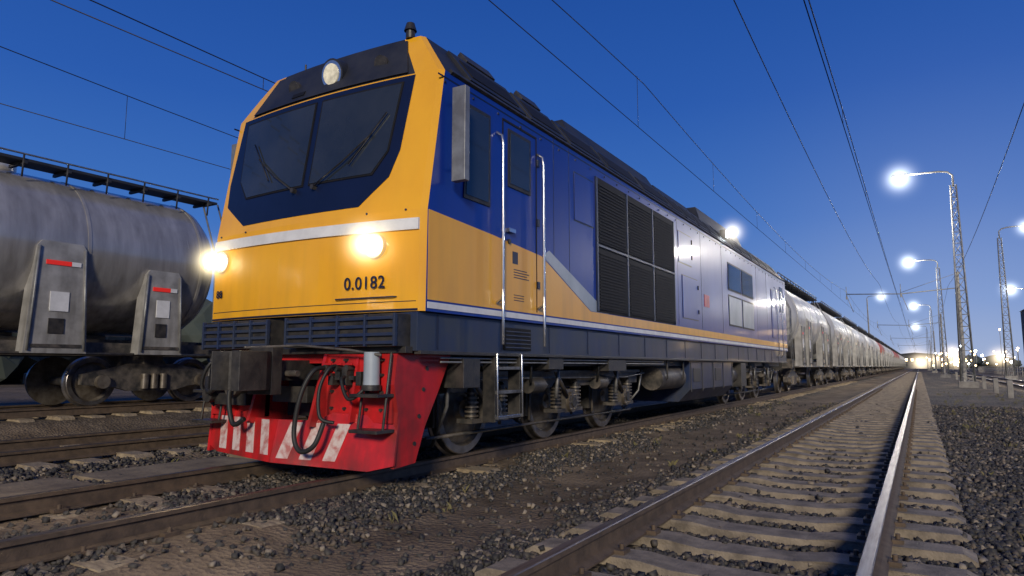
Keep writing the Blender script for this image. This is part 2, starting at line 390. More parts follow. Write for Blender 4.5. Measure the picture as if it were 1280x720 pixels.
for s in (1,-1):
    k=1.0 if s>0 else 1.14
    w=[(s*.04,2.88),(s*.90*k,2.88),(s*1.06*k,3.10),(s*1.13*k,3.81),(s*.04,3.81)]
    mb.panel(w,fm,'grille',p=.014,cutsa=cx,cutsb=cz)
    w=[(s*.06,2.90),(s*.885*k,2.90),(s*1.045*k,3.105),(s*1.11*k,3.79),(s*.06,3.79)]
    mb.panel(w,fm,'glass',p=.019,cutsa=cx,cutsb=cz)
    mb.tube([fm(s*.15,2.85,.05),fm(s*.5,3.05,.05),fm(s*.85,3.3,.05)],.008,'black')
    mb.tube([fm(s*.6,3.02,.045),fm(s*1.0,3.5,.045)],.008,'black')
    mb.cyl(fm(s*.15,2.85,.0),fm(s*.15,2.85,.06),.025,'black',8)
st=[(-1.5,2.34),(1.5,2.30),(1.5,2.41),(-1.5,2.45)]
mb.panel(st,fm,'white',p=.022,cutsa=cx)
for z in (1.62,):
    mb.panel([(-1.48,z),(1.48,z),(1.48,z+.008),(-1.48,z+.008)],fm,'black',p=.002,cutsa=cx)
mb.panel([(-1.5,1.535),(1.5,1.535),(1.5,1.555),(-1.5,1.555)],fm,'mask',p=.006,cutsa=cx)
mb.panel([(-.5,3.95),(-.3,3.95),(-.3,4.0),(-.5,4.0)],fm,'grille',p=.03)
mb.tube([fm(.55,1.67,.0),fm(.57,1.67,.03),fm(1.25,1.67,.03),fm(1.27,1.67,.0)],.007,'sill',6)
for x in (-1.4,-.9,.9,1.35):
    mb.cyl(fm(x,2.5,0),fm(x,2.5,.012),.010,'sill',8)
mb.obj('front_glazing_and_trim',LO,bevel=.002)
mb=MB()
HL=((-1.33,2.2),(1.02,2.17))
for x,z in HL:
    y=fy(x,z)
    mb.cyl((x,y+.02,z),(x,y-.035,z),.12,'chrome',24)
    mb.cyl((x,y-.03,z),(x,y-.045,z),.08,'headlamp',24)
x,z=.10,4.12; y=fy(x,z)
mb.cyl((x,y+.05,z),(x,y-.08,z-.02),.165,'roof',24); mb.cyl((x,y-.07,z-.02),(x,y-.085,z-.022),.145,'chrome',24); mb.cyl((x,y-.08,z-.02),(x,y-.095,z-.022),.11,'headlamp_dim',24)
for x in (-.55,.75):
    y=fy(x,4.1); mb.cyl((x,y,4.1),(x,y-.03,4.09),.09,'black',18)
mb.cyl((.98,.55,4.38),(.98,.55,4.47),.05,'black'); mb.cyl((.98,.55,4.46),(.98,.55,4.54),.07,'black',12,r2=.045)
mb.cyl((-.9,.8,4.38),(-.9,.8,4.62),.012,'black',6)
mb.obj('lamps_and_horn',LO)
for x,z in HL:
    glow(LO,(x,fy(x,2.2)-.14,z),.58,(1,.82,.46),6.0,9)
    ld=bpy.data.lights.new('headlamp_beam','SPOT'); ld.energy=110; ld.color=(1,.85,.6); ld.spot_size=math.radians(120); ld.spot_blend=.8; ld.shadow_soft_size=.08
    lo=bpy.data.objects.new('headlamp_beam',ld); COL.objects.link(lo); lo.parent=LO; lo.location=(x,fy(x,2.2)-.08,2.2); lo.rotation_euler=(math.radians(75),0,math.radians(180))
def text(body,size,loc,rotz,mat,rotx=90):
    cu=bpy.data.curves.new('fleet_number','FONT'); cu.body=body; cu.size=size; cu.extrude=.002; cu.materials.append(M[mat]); cu.offset=.0015
    cu.space_character=1.08
    o=bpy.data.objects.new('fleet_number',cu); COL.objects.link(o); o.parent=LO; o.location=loc; o.rotation_euler=(math.radians(rotx),0,rotz)
text('0.0182',.17,(.66,fy(.66,1.78)-.018,1.76),math.radians(4.5),'mask')
text('88',.12,(-1.42,fy(-1.42,1.8)-.016,1.79),math.radians(-6.5),'mask')
# sides
mb=MB()
for s in (1,-1):
    def sm(y,z,p,s=s): return (s*(1.55+p),y,z)
    mb.panel([(.18,1.64),(LEN-.02,1.64),(LEN-.02,1.78),(3.85,1.78),(2.42,2.36),(1.3,2.44),(.18,2.50)],sm,'yellow',p=.004)
    mb.panel([(2.44,2.37),(2.62,2.46),(4.5,1.785),(3.86,1.785)],sm,'pale',p=.004)
    mb.panel([(.18,1.56),(LEN-.02,1.56),(LEN-.02,1.62),(.18,1.62)],sm,'white',p=.006)
    mb.panel([(.74,2.72),(1.24,2.72),(1.24,3.68),(.80,3.68)],sm,'rubber',p=.012)
    mb.panel([(.78,2.76),(1.2,2.76),(1.2,3.64),(.83,3.64)],sm,'glass',p=.016)
    for a in ((1.5,1.52,1.66,3.72),(2.28,2.3,1.66,3.72)):
        mb.panel([(a[0],a[2]),(a[1],a[2]),(a[1],a[3]),(a[0],a[3])],sm,'grille',p=.006)
    mb.panel([(1.5,3.72),(2.3,3.72),(2.3,3.745),(1.5,3.745)],sm,'grille',p=.006)
    mb.panel([(1.62,3.02),(2.14,3.02),(2.14,3.66),(1.62,3.66)],sm,'rubber',p=.012)
    mb.panel([(1.66,3.06),(2.1,3.06),(2.1,3.62),(1.66,3.62)],sm,'glass',p=.016)
    mb.box(min(s*1.55,s*1.6),max(s*1.55,s*1.6),1.58,1.72,2.52,2.56,'chrome')
    mb.cyl((s*1.55,1.64,2.42),(s*1.57,1.64,2.42),.03,'black',10)
    for (a,b_,c_,d_) in ((3.35,4.0,2.95,3.6),(8.0,8.9,3.0,3.6),(8.2,9.3,1.95,2.8),(17.6,18.3,1.9,3.4)):
        mb.panel([(a,c_),(b_,c_),(b_,d_),(a,d_)],sm,'mask',p=.003)
        mb.panel([(a+.02,c_+.02),(b_-.02,c_+.02),(b_-.02,d_-.02),(a+.02,d_-.02)],sm,'blue',p=.010)
    for y in (2.75,3.2,7.95,9.6,11.4,15.4,16.9):
        mb.panel([(y,1.8),(y+.012,1.8),(y+.012,3.86),(y,3.86)],sm,'mask',p=.002)
    mb.panel([(.3,3.80),(LEN,3.80),(LEN,3.815),(.3,3.815)],sm,'mask',p=.003)
    mb.panel([(4.06,1.79),(7.72,1.79),(7.72,3.70),(4.06,3.70)],sm,'grille',p=.006)
    for (a,b_) in ((4.12,5.24),(5.32,6.46),(6.54,7.66)):
        for (c_,d_) in ((1.83,2.70),(2.79,3.66)):
            mb.panel([(a,c_),(b_,c_),(b_,d_),(a,d_)],sm,'grille',p=.021)
            k=c_+.03
            while k<d_-.05:
                x0,x1=sorted((s*1.565,s*1.580)); mb.box(x0,x1,a+.03,b_-.03,k,k+.018,'grille'); k+=.045
    for a in (5.28,6.50,4.09,7.69):
        mb.panel([(a-.02,1.80),(a+.02,1.80),(a+.02,3.69),(a-.02,3.69)],sm,'sill',p=.026)
    mb.panel([(4.06,2.73),(7.72,2.73),(7.72,2.76),(4.06,2.76)],sm,'sill',p=.028)
    for (a,b_,c_,d_) in ((12.0,13.4,2.0,2.75),(13.5,14.9,2.0,2.75),(12.0,13.4,2.85,3.5),(13.5,14.9,2.85,3.5)):
        mb.panel([(a,c_),(b_,c_),(b_,d_),(a,d_)],sm,'rubber',p=.008)
        mb.panel([(a+.04,c_+.04),(b_-.04,c_+.04),(b_-.04,d_-.04),(a+.04,d_-.04)],sm,'glass' if c_>2.5 else 'pale',p=.014)
    mb.panel([(9.8,2.3),(10.2,2.3),(10.2,2.56),(9.8,2.56)],sm,'red',p=.006)
    mb.panel([(19.2,2.8),(19.8,2.8),(19.8,3.6),(19.2,3.6)],sm,'glass',p=.012)
    for i in range(4): mb.panel([(1.75,2.02+i*.03-.0),(2.1-.05*(i%2),2.02+i*.03),(2.1-.05*(i%2),2.03+i*.03),(1.75,2.03+i*.03)],sm,'mask',p=.006)
    mb.panel([(1.72,2.18),(1.84,2.18),(1.84,2.32),(1.72,2.32)],sm,'mask',p=.006)
    for i in range(3): mb.panel([(1.75,1.76+i*.03),(1.98,1.76+i*.03),(1.98,1.768+i*.03),(1.75,1.768+i*.03)],sm,'mask',p=.006)
    for i in range(40):
        y=.4+i*.5; x0,x1=sorted((s*1.55,s*1.562)); mb.box(x0,x1,y,y+.02,3.75,3.77,'mask')
    for (y,z) in ((2.31,1.95),(2.31,2.7),(2.31,3.4),(8.9,3.15),(8.9,3.45),(9.3,2.1),(9.3,2.6)):
        x0,x1=sorted((s*1.55,s*1.575)); mb.box(x0,x1,y-.02,y+.03,z,z+.08,'mask')
mb.obj('side_panels_windows_grilles',LO,bevel=.0)
mb=MB()
for s in (1,-1):
    x0,x1=sorted((s*1.62,s*1.78)); mb.box(x0,x1,.44,.52,2.80,3.70,'galv')
    mb.box(x0+.01,x1-.01,.515,.53,2.84,3.66,'glass')
    for z in (2.95,3.6): mb.tube([(s*1.55,.62,z),(s*1.66,.56,z),(s*1.7,.5,z)],.014,'black')
    for y in (1.38,2.32):
        mb.tube([(s*1.55,y,1.7),(s*1.625,y,1.74),(s*1.64,y,1.85),(s*1.64,y,3.4),(s*1.625,y,3.5),(s*1.55,y,3.55)],.018,'chrome',8)
        mb.tube([(s*1.64,y,1.85),(s*1.64,y,1.25)],.018,'chrome',8)
    for y in (18.2,19.0): mb.tube([(s*1.55,y,1.3),(s*1.64,y,1.4),(s*1.64,y,3.4),(s*1.55,y,3.5)],.018,'chrome',8)
mb.obj('handrails_and_mirrors',LO,bevel=.008)
mb=MB()
mb.box(-1.50,1.50,.10,LEN-.03,1.16,1.525,'sill')
for s in (1,-1):
    y=.4
    while y<LEN-.5:
        x0,x1=sorted((s*1.50,s*1.508)); mb.box(x0,x1,y,y+.02,1.18,1.51,'mask'); y+=1.15
    x0,x1=sorted((s*1.45,s*1.53)); mb.box(x0,x1,.12,LEN-.05,1.13,1.165,'black')
    x0,x1=sorted((s*1.46,s*1.525)); mb.box(x0,x1,1.6,2.2,1.2,1.45,'grille')
    for i in range(5): mb.box(x0+.005,x1+.006 if s>0 else x1,1.62,2.18,1.22+i*.045,1.235+i*.045,'sill')
for (a,b_) in ((-1.32,-.28),(.0,1.42)):
    mb.box(a,b_,-.10,.12,1.20,1.50,'black')
    for k in range(4): mb.box(a-.01,b_+.01,-.13,-.09,1.22+k*.075,1.25+k*.075,'sill')
    for k in range(5):
        xx=a+(b_-a)*k/4.0; mb.box(xx-.012,xx+.012,-.14,-.10,1.2,1.5,'sill')
mb.box(-1.45,1.45,.0,.1,1.14,1.2,'black')
mb.obj('underframe',LO,bevel=.004)
def py(x): return -.24+.16*abs(x)
def pm(x,z,p): return (x,py(x)+.22*(z-.14)-p,z)
mb=MB()
pc=[-.9,-.45,0,.45,.9]
mb.panel([(-1.24,.18),(-1.05,.12),(1.1,.07),(1.36,.13),(1.34,.55),(.62,.58),(.45,.50),(-.45,.50),(-.62,.55),(-1.26,.55)],pm,'red',p=.012,base=-.012,cutsa=pc,cutsb=[.35])
for k in range(4):
    a=-.06-.27*k
    mb.panel([(a-.10,.49),(a-.24,.49),(a-.14,.16),(a,.16)],pm,'wornwhite',p=.016,base=0,cutsa=pc)
for k in range(3):
    a=.06+.27*k
    mb.panel([(a+.10,.48),(a+.24,.48),(a+.14,.14),(a,.14)],pm,'wornwhite',p=.016,base=0,cutsa=pc)
for s in (1,-1):
    x0,x1=sorted((s*1.30,s*1.34))
    mb.prism([(0,.10),(.04,.6),(-.02,.85),(.02,1.14),(.85,1.14),(.66,.8),(.44,.45),(.3,.12)],'x',x0,x1,'red')
    x0,x1=sorted((s*.42,s*1.30))
    mb.prism([(-.0,.5),(.02,1.14),(.06,1.14),(.06,.5)],'x',x0,x1,'red')
    x0,x1=sorted((s*.42,s*.46)); mb.prism([(-.2,.45),(-.1,.8),(0,1.14),(.5,1.14),(.4,.4)],'x',x0,x1,'red')
    x0,x1=sorted((s*.85,s*.88)); mb.prism([(-.1,.5),(-.05,.8),(0,1.1),(.1,1.1),(.1,.5)],'x',x0,x1,'red')
    for zz in (.62,.78,.94,1.08):
        for xx in (.55,.72,1.0,1.18): mb.cyl((s*xx,.03,zz),(s*xx,-.03,zz),.014,'black',6)
    for zz in (.3,.55,.8,1.0): mb.cyl((s*1.34,.2+.25*zz,zz),(s*1.352,.2+.25*zz,zz),.02,'black',8)
mb.box(-.42,.42,.3,.34,.5,1.14,'black')
mb.box(-1.3,1.3,.1,.16,1.05,1.14,'red')
mb.obj('snowplough',LO,bevel=.004)
mb=MB()
mb.box(-.11,.11,-.45,.5,.88,1.08,'black')
mb.prism([(-.14,-.35),(-.22,-.5),(-.24,-.78),(-.12,-.86),(-.06,-.72),(.02,-.62),(.10,-.66),(.16,-.86),(.25,-.84),(.22,-.52),(.12,-.35)],'z',.80,1.16,'black')
mb.box(-.17,.17,-.42,-.3,.75,1.2,'black'); mb.box(-.3,-.2,-.6,-.25,.86,1.1,'bogie')
mb.cyl((-.28,-.2,.95),(.28,-.2,.95),.03,'bogie'); mb.box(-.25,.25,-.05,.05,.66,.82,'black')
mb.tube([(-.35,.0,1.2),(-.33,-.3,1.15),(-.2,-.45,1.2),(.3,-.2,1.22),(.9,-.15,1.17),(1.25,-.1,1.12)],.014,'bogie')
def hose(p,r=.022,mat='rubber'):
    P=[Vector(q) for q in p]; out=[]
    for i in range(len(P)-1):
        a=P[max(i-1,0)];b0=P[i];c0=P[i+1];d=P[min(i+2,len(P)-1)]
        for k in range(6):
            t=k/6; out.append(.5*((2*b0)+(c0-a)*t+(2*a-5*b0+4*c0-d)*t*t+(3*b0-a-3*c0+d)*t**3))
    out.append(P[-1]); mb.tube(out,r,mat,8)
hose([(.52,-.02,1.0),(.5,-.2,.98),(.44,-.3,.75),(.40,-.33,.4),(.5,-.34,.24),(.66,-.32,.3),(.7,-.25,.5)],.024)
hose([(.66,-.02,1.02),(.66,-.16,1.0),(.62,-.24,.8),(.66,-.26,.55),(.78,-.2,.5)],.018)
hose([(.8,-.02,.92),(.82,-.16,.9),(.95,-.2,.72),(1.08,-.15,.8),(1.1,-.02,.95)],.018)
hose([(-.55,-.02,1.0),(-.56,-.2,.98),(-.6,-.3,.75),(-.5,-.32,.45),(-.35,-.3,.5)],.026)
hose([(-.72,-.02,1.05),(-.75,-.2,1.0),(-.95,-.28,.75),(-1.1,-.2,.9)],.03)
hose([(-1.0,-.02,1.1),(-1.1,-.18,1.05),(-1.2,-.2,.8),(-1.1,-.1,.6)],.02)
for x in (.52,.66,-.55,-.72,.8): mb.cyl((x,.0,1.0),(x,-.09,1.0),.035,'black',10); mb.box(x-.01,x+.07,-.08,-.06,1.03,1.05,'red')
for i in range(5):
    xx=.58+.09*i; mb.box(xx,xx+.06,-.1,.0,.84+.05*(i%2),.93+.04*(i%3),'black')
mb.cyl((1.12,-.08,.84),(1.12,-.08,1.15),.075,'pale',18); mb.cyl((1.12,-.08,.80),(1.12,-.08,.85),.09,'black',18)
for s in (1,-1):
    x0,x1=sorted((s*.98,s*1.32))
    for z in (.42,.74): mb.box(x0,x1,-.22,.02,z,z+.03,'black')
    for x in (x0+.02,x1-.02): mb.tube([(x,-.12,.42),(x,-.02,1.14)],.014,'black')
mb.cyl((-.65,-.02,.82),(-.65,-.25,.82),.11,'bogie',16); mb.box(-1.0,-.5,-.18,-.02,.62,.74,'black')
mb.box(-1.2,-.75,-.12,.0,.84,1.06,'black'); mb.cyl((-1.05,-.1,.72),(-1.05,-.24,.72),.08,'black',14)
mb.obj('coupler_and_hoses',LO,bevel=.004)
def wheelset(mb,y,r=.525,xw=.7525):
    for s in (1,-1):
        xf=s*(xw+.055)
        prof=[(.0,xf-s*.03),(.1,xf-s*.0),(.16,xf-s*.03),(r-.13,xf-s*.06),(r-.09,xf),(r-.01,xf+s*.0),(r,xf-s*.01),(r,xf-s*.10),(r+.028,xf-s*.115),(r+.028,xf-s*.135),(0,xf-s*.135)]
        seg=36
        for a,b_ in zip(prof[:-1],prof[1:]):
            v=[]
            for rr,xx in (a,b_):
                v+=[(xx,y+rr*math.cos(2*math.pi*k/seg),r+rr*math.sin(2*math.pi*k/seg)) for k in range(seg)]
            mt='tyre' if a[0]>=r-.10 and b_[0]>=r-.02 else 'wheel'
            mb.add(v,[(k,(k+1)%seg,seg+(k+1)%seg,seg+k) for k in range(seg)],mt,True)
    mb.cyl((-xw,y,r),(xw,y,r),.09,'bogie',12)
def loco_bogie(name,axles):
    mb=MB()
    for y in axles: wheelset(mb,y)
    a0,a1=axles[0],axles[-1]
    for s in (1,-1):
        def X(a,b_): return sorted((s*a,s*b_))
        x0,x1=X(1.02,1.14)
        top=[(a0-.75,.92),(a1+.75,.92)]
        low=[(a1+.75,.74)]
        for y in reversed(axles): low+=[(y+.45,.74),(y+.32,.84),(y-.32,.84),(y-.45,.74)]
        low+=[(a0-.75,.74)]
        mb.prism(top+low,'x',x0,x1,'bogie')
        x0,x1=X(1.0,1.2); mb.box(x0,x1,a0-.75,a1+.75,.92,.96,'bogie')
        for y in axles:
            x0,x1=X(.98,1.20); mb.box(x0,x1,y-.15,y+.15,.38,.70,'bogie')
            mb.cyl((s*1.2,y,.525),(s*1.25,y,.525),.14,'wheel',20); mb.cyl((s*1.24,y,.525),(s*1.27,y,.525),.07,'black',12)
            for k in range(6):
                t=k*math.pi/3; mb.cyl((s*1.24,y+.11*math.cos(t),.525+.11*math.sin(t)),(s*1.265,y+.11*math.cos(t),.525+.11*math.sin(t)),.015,'tyre',6)
            for d in (-.31,.31):
                for k in range(6): mb.cyl((s*1.13,y+d,.46+k*.05),(s*1.13,y+d,.48+k*.05),.08,'wheel',14)
                mb.cyl((s*1.13,y+d,.43),(s*1.13,y+d,.8),.055,'black',10)
            x0,x1=X(.99,1.2); mb.box(x0,x1,y-.40,y-.15,.39,.44,'bogie'); mb.box(x0,x1,y+.15,y+.40,.39,.44,'bogie')
            for d in (-.6,.6):
                mb.prism([(y+d-.04,.35),(y+d+.05,.35),(y+d+.06,.7),(y+d-.03,.7)],'x',*X(.66,.84),'black')
                mb.tube([(s*.9,y+d*1.05,.95),(s*.9,y+d*1.08,.3)],.022,'bogie')
            mb.tube([(s*1.25,y-.2,.62),(s*1.27,y-.62,.98),],.026,'wheel',8)
        mb.tube([(s*.95,a0-.9,.26),(s*.95,a1+.9,.26)],.02,'bogie')
        mb.tube([(s*1.22,a0-.9,.86),(s*1.24,a0,.88),(s*1.22,a1,.84),(s*1.22,a1+.9,.9)],.014,'stepm')
        mb.tube([(s*1.2,a0-.85,.96),(s*1.15,a0-.8,.6),(s*.82,a0-.62,.15)],.02,'stepm')
        mb.tube([(s*1.2,a1+.85,.96),(s*1.15,a1+.8,.6),(s*.82,a1+.62,.15)],.02,'stepm')
        for yc in ((a0+axles[1])/2,(axles[1]+a1)/2):
            mb.cyl((s*1.22,yc-.22,.78),(s*1.22,yc+.1,.78),.10,'bogie',16)
            mb.cyl((s*1.22,yc+.1,.78),(s*1.22,yc+.26,.78),.03,'tyre',10)
            x0,x1=X(1.1,1.3); mb.box(x0,x1,yc-.1,yc+.08,.97,1.13,'bogie')
            for k in range(5): mb.cyl((s*1.24,yc+.35,.95+k*.04),(s*1.24,yc+.35,.965+k*.04),.1,'wheel',14)
            mb.tube([(s*1.3,yc+.5,1.1),(s*1.32,yc+.35,.6)],.026,'stepm',8)
            mb.tube([(s*1.3,yc-.3,1.13),(s*1.34,yc-.34,.98),(s*1.3,yc-.3,.82)],.018,'rubber')
    mb.box(-.95,.95,a0-.7,a1+.7,.72,.9,'black')
    mb.obj(name,LO,bevel=0)
loco_bogie('bogie_front',[1.85,3.9,5.95]); loco_bogie('bogie_rear',[14.45,16.5,18.55])
mb=MB()
mb.box(-1.3,1.3,.5,20,1.02,1.15,'black')
mb.prism([(-1.45,1.12),(1.45,1.12),(1.45,.55),(1.2,.3),(-1.2,.3),(-1.45,.55)],'y',8.9,12.6,'sill')
for s in (1,-1):
    x0,x1=sorted((s*1.45,s*1.462))
    for y in (8.95,9.8,10.7,11.6,12.5): mb.box(x0,x1,y,y+.04,.5,1.1,'black')
    for y in (9.15,10.9): mb.box(x0,x1,y,y+.5,.7,.98,'black')
    mb.cyl((s*1.2,7.3,.8),(s*1.2,8.75,.8),.22,'bogie',20)
    mb.cyl((s*1.2,12.8,.8),(s*1.2,13.4,.8),.22,'bogie',20)
    for y in (7.5,8.5): mb.tube([(s*1.44,y,1.15),(s*1.44,y,.8),(s*1.2,y,.56)],.02,'black')
    for z in (.45,.72,.98):
        x0,x1=sorted((s*1.35,s*1.54)); mb.box(x0,x1,1.42,1.95,z,z+.035,'chrome' if z<.5 else 'stepm')
    for y in (1.42,1.95):
        x0,x1=sorted((s*1.36,s*1.52)); mb.box(x0,x1,y-.008,y+.008,.42,1.16,'black')
        mb.tube([(s*1.54,y,1.16),(s*1.55,y,.45)],.012,'chrome')
    x0,x1=sorted((s*1.25,s*1.5))
    for (a,b_,c_,d_) in ((.85,1.15,.8,1.1),(2.7,3.1,.98,1.13),(4.6,5.3,.95,1.12),(13.3,13.9,.5,1.1)): mb.box(x0,x1,a,b_,c_,d_,'black')
    for z in (1.1,1.06): mb.tube([(s*1.47,.5,z),(s*1.47,7.2,z)],.012,'galv',5)
mb.obj('underslung_equipment',LO,bevel=.004)
mb=MB()
def trap(y0,y1,w0,w1,z0,z1,mat,xo=0,t=.12):
    v=[(xo-w0,y0,z0),(xo+w0,y0,z0),(xo+w0,y1,z0),(xo-w0,y1,z0),(xo-w1,y0+t,z1),(xo+w1,y0+t,z1),(xo+w1,y1-t,z1),(xo-w1,y1-t,z1)]
    mb.add(v,[(0,3,2,1),(4,5,6,7),(0,1,5,4),(1,2,6,5),(2,3,7,6),(3,0,4,7)],mat)
trap(1.3,3.6,1.12,1.0,4.37,4.48,'roof'); trap(3.9,7.8,1.18,1.05,4.36,4.58,'roof')
trap(8.1,10.6,1.15,1.0,4.36,4.56,'roof'); trap(10.9,15.4,1.20,1.08,4.36,4.66,'roof'); trap(15.7,19.6,1.12,.95,4.36,4.54,'roof')
for y in (4.6,5.9,7.1,11.8,13.2,14.6): mb.cyl((0,y,4.5),(0,y,4.70),.5,'grille',24)
def rm(y,t,p):
    return (1.55-.4*t+.78*p,y,3.88+.5*t+.62*p)
def rml(y,t,p): return (-(1.55-.4*t+.78*p),y,3.88+.5*t+.62*p)
for f_ in (rm,rml):
    y=.9
    while y<19.3:
        L_=random.choice((1.0,1.5,1.2,.8))
        mb.panel([(y,.12),(y+L_,.12),(y+L_,.88),(y,.88)],f_,'roof',p=.035)
        mb.panel([(y+.1,.25),(y+L_-.1,.25),(y+L_-.1,.7),(y+.1,.7)],f_,'grille',p=.045)
        if random.random()<.4: mb.panel([(y+L_*.3,.9),(y+L_*.8,.9),(y+L_*.8,1.15),(y+L_*.3,1.15)],f_,'black',p=.05)
        y+=L_+.12
    mb.panel([(.5,-.02),(LEN,-.02),(LEN,.06),(.5,.06)],f_,'black',p=.03)
mb.obj('roof_equipment',LO,bevel=.005)
mb=MB(); mb.box(1.35,1.5,12.2,12.4,4.1,4.3,'black'); mb.cyl((1.5,12.3,4.2),(1.53,12.3,4.2),.08,'lampglow',16); mb.obj('side_floodlight',LO)
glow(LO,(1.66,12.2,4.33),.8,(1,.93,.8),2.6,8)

# ------------------------------------------------------------------ tank wagons
def tank_mesh(L_,skin,r=1.52,zc=2.92):
    mb=MB(); H=L_/2
    prof=[(-H+.5,0.0),(-H+.52,.5),(-H+.62,1.0),(-H+.78,1.3),(-H+1.0,1.47),(-H+1.2,r)]
    full=prof+[(-a,b_) for a,b_ in reversed(prof)]
    seg=56; v=[];f=[]
    for (yy,rr) in full:
        v+=[(rr*math.cos(2*math.pi*k/seg),yy,zc+rr*math.sin(2*math.pi*k/seg)) for k in range(seg)]
    for j in range(len(full)-1):
        for k in range(seg): f.append((j*seg+k,j*seg+(k+1)%seg,(j+1)*seg+(k+1)%seg,(j+1)*seg+k))
    mb.add(v,f,skin,True)
    for yy in [-H+1.2+i*(L_-2.4)/5 for i in range(6)]:
        mb.cyl((0,yy-.03,zc),(0,yy+.03,zc),r+.010,skin,56,caps=True)
    mb.box(-.35,.35,-H+.2,H-.2,.98,1.32,'bogie')
    for e_ in (-1,1):
        ye=e_*(H-.15)
        mb.box(-1.4,1.4,min(ye,ye-e_*.25),max(ye,ye-e_*.25),.95,1.3,'bogie')
        for sx_ in (-.9,.9):
            mb.cyl((sx_,ye,1.08),(sx_,ye+e_*.35,1.08),.09,'black',12); mb.cyl((sx_,ye+e_*.35,1.08),(sx_,ye+e_*.40,1.08),.22,'black',20)
        bc=e_*(H-1.9)
        for y in (bc-1.05,bc+1.05): wheelset(mb,y,.47)
        for s in (1,-1):
            x0,x1=sorted((s*1.0,s*1.14))
            mb.prism([(bc-1.4,.62),(bc-1.4,.42),(bc-.8,.36),(bc-.5,.28),(bc+.5,.28),(bc+.8,.36),(bc+1.4,.42),(bc+1.4,.62),(bc+.5,.82),(bc-.5,.82)],'x',x0,x1,'bogie')
            for y in (bc-1.05,bc+1.05): mb.cyl((s*1.14,y,.47),(s*1.24,y,.47),.13,'wheel',16)
            for d in (-.2,0,.2): mb.cyl((s*1.16,bc+d,.32),(s*1.16,bc+d,.62),.07,'wheel',12)
        mb.box(-1.1,1.1,bc-.2,bc+.2,.7,1.0,'bogie')
        for s in (1,-1):
            for (c_,wd,zt) in ((e_*(H-4.0),.52,3.0),(e_*(H-2.05),.46,2.7)):
                pl=[(c_-wd,1.0),(c_+wd,1.0),(c_+wd*.8,zt-.1),(c_+wd*.66,zt),(c_-wd*.66,zt),(c_-wd*.8,zt-.1)]
                x0,x1=sorted((s*1.30,s*1.56)); mb.prism(pl,'x',x0,x1,'plate')
                x0,x1=sorted((s*1.56,s*1.575)); mb.box(x0,x1,c_-wd*.5,c_+wd*.3,zt-.42,zt-.34,'redref'); mb.box(x0,x1,c_+wd*.32,c_+wd*.62,zt-.42,zt-.34,'white')
                mb.box(x0,x1,c_-wd*.3,c_+wd*.3,1.75,2.1,'white'); mb.box(x0,x1,c_-wd*.8,c_+wd*.8,1.1,1.16,'bogie')
                mb.box(x0,x1,c_-wd*.3,c_+wd*.2,1.35,1.62,'black')
                mb.tube([(s*1.58,c_-wd*.9,1.05),(s*1.58,c_-wd*.74,zt-.1)],.02,'galv'); mb.tube([(s*1.58,c_+wd*.9,1.05),(s*1.58,c_+wd*.74,zt-.1)],.02,'galv')
        for s in (1,-1):
            yl=e_*(H-.55)
            for d in (-.2,.2): mb.tube([(s*1.35,yl+d,.9),(s*1.35,yl+d,3.2),(s*.75,yl+d,4.55)],.02,'galv')
            for k in range(9): mb.tube([(s*1.35,yl-.2,1.0+k*.26),(s*1.35,yl+.2,1.0+k*.26)],.014,'galv')
    for s in (1,-1):
        x0,x1=sorted((s*1.2,s*1.3)); mb.box(x0,x1,-H+.3,H-.3,1.02,1.22,'bogie')
        mb.tube([(s*1.42,-H+.5,1.0),(s*1.42,H-.5,1.0)],.03,'bogie')
        x0,x1=sorted((s*.45,s*.95)); mb.box(x0,x1,-H+.5,H-.5,4.50,4.55,'roof')
        mb.tube([(s*.98,-H+.5,4.62),(s*.98,H-.5,4.62)],.02,'galv')
        y=-H+.5
        while y<H-.4:
            mb.tube([(s*.95,y,4.2),(s*.98,y,4.62)],.018,'roof'); mb.box(min(s*.4,s*1.02),max(s*.4,s*1.02),y,y+.05,4.44,4.5,'roof'); y+=.75
    mb.cyl((0,0,4.3),(0,0,4.75),.38,skin,24); mb.cyl((0,0,4.75),(0,0,4.8),.42,'galv',24)
    for y in (-2.5,2.5): mb.cyl((0,y,4.3),(0,y,4.66),.28,skin,20)
    mb.box(-.5,.5,-.6,.6,.6,1.0,'bogie')
    o=mb.obj('tank_wagon'); return o
o=tank_mesh(14,'silver'); o.location=(TB,3.2,.25)
for y in (18.3,-11.9,33.4):
    q=bpy.data.objects.new('tank_wagon',o.data); COL.objects.link(q); q.location=(TB,y,.25)
a=tank_mesh(12.6,'silver2'); a.location=(TL,33.2,0)
rt=None
for i in range(1,18):
    if i in (5,9,10,11):
        if rt is None: rt=tank_mesh(12.6,'redtank'); q=rt
        else: q=bpy.data.objects.new('tank_wagon',rt.data); COL.objects.link(q)
    else:
        q=bpy.data.objects.new('tank_wagon',a.data); COL.objects.link(q)
    q.location=(TL,33.2+13.5*i,0)

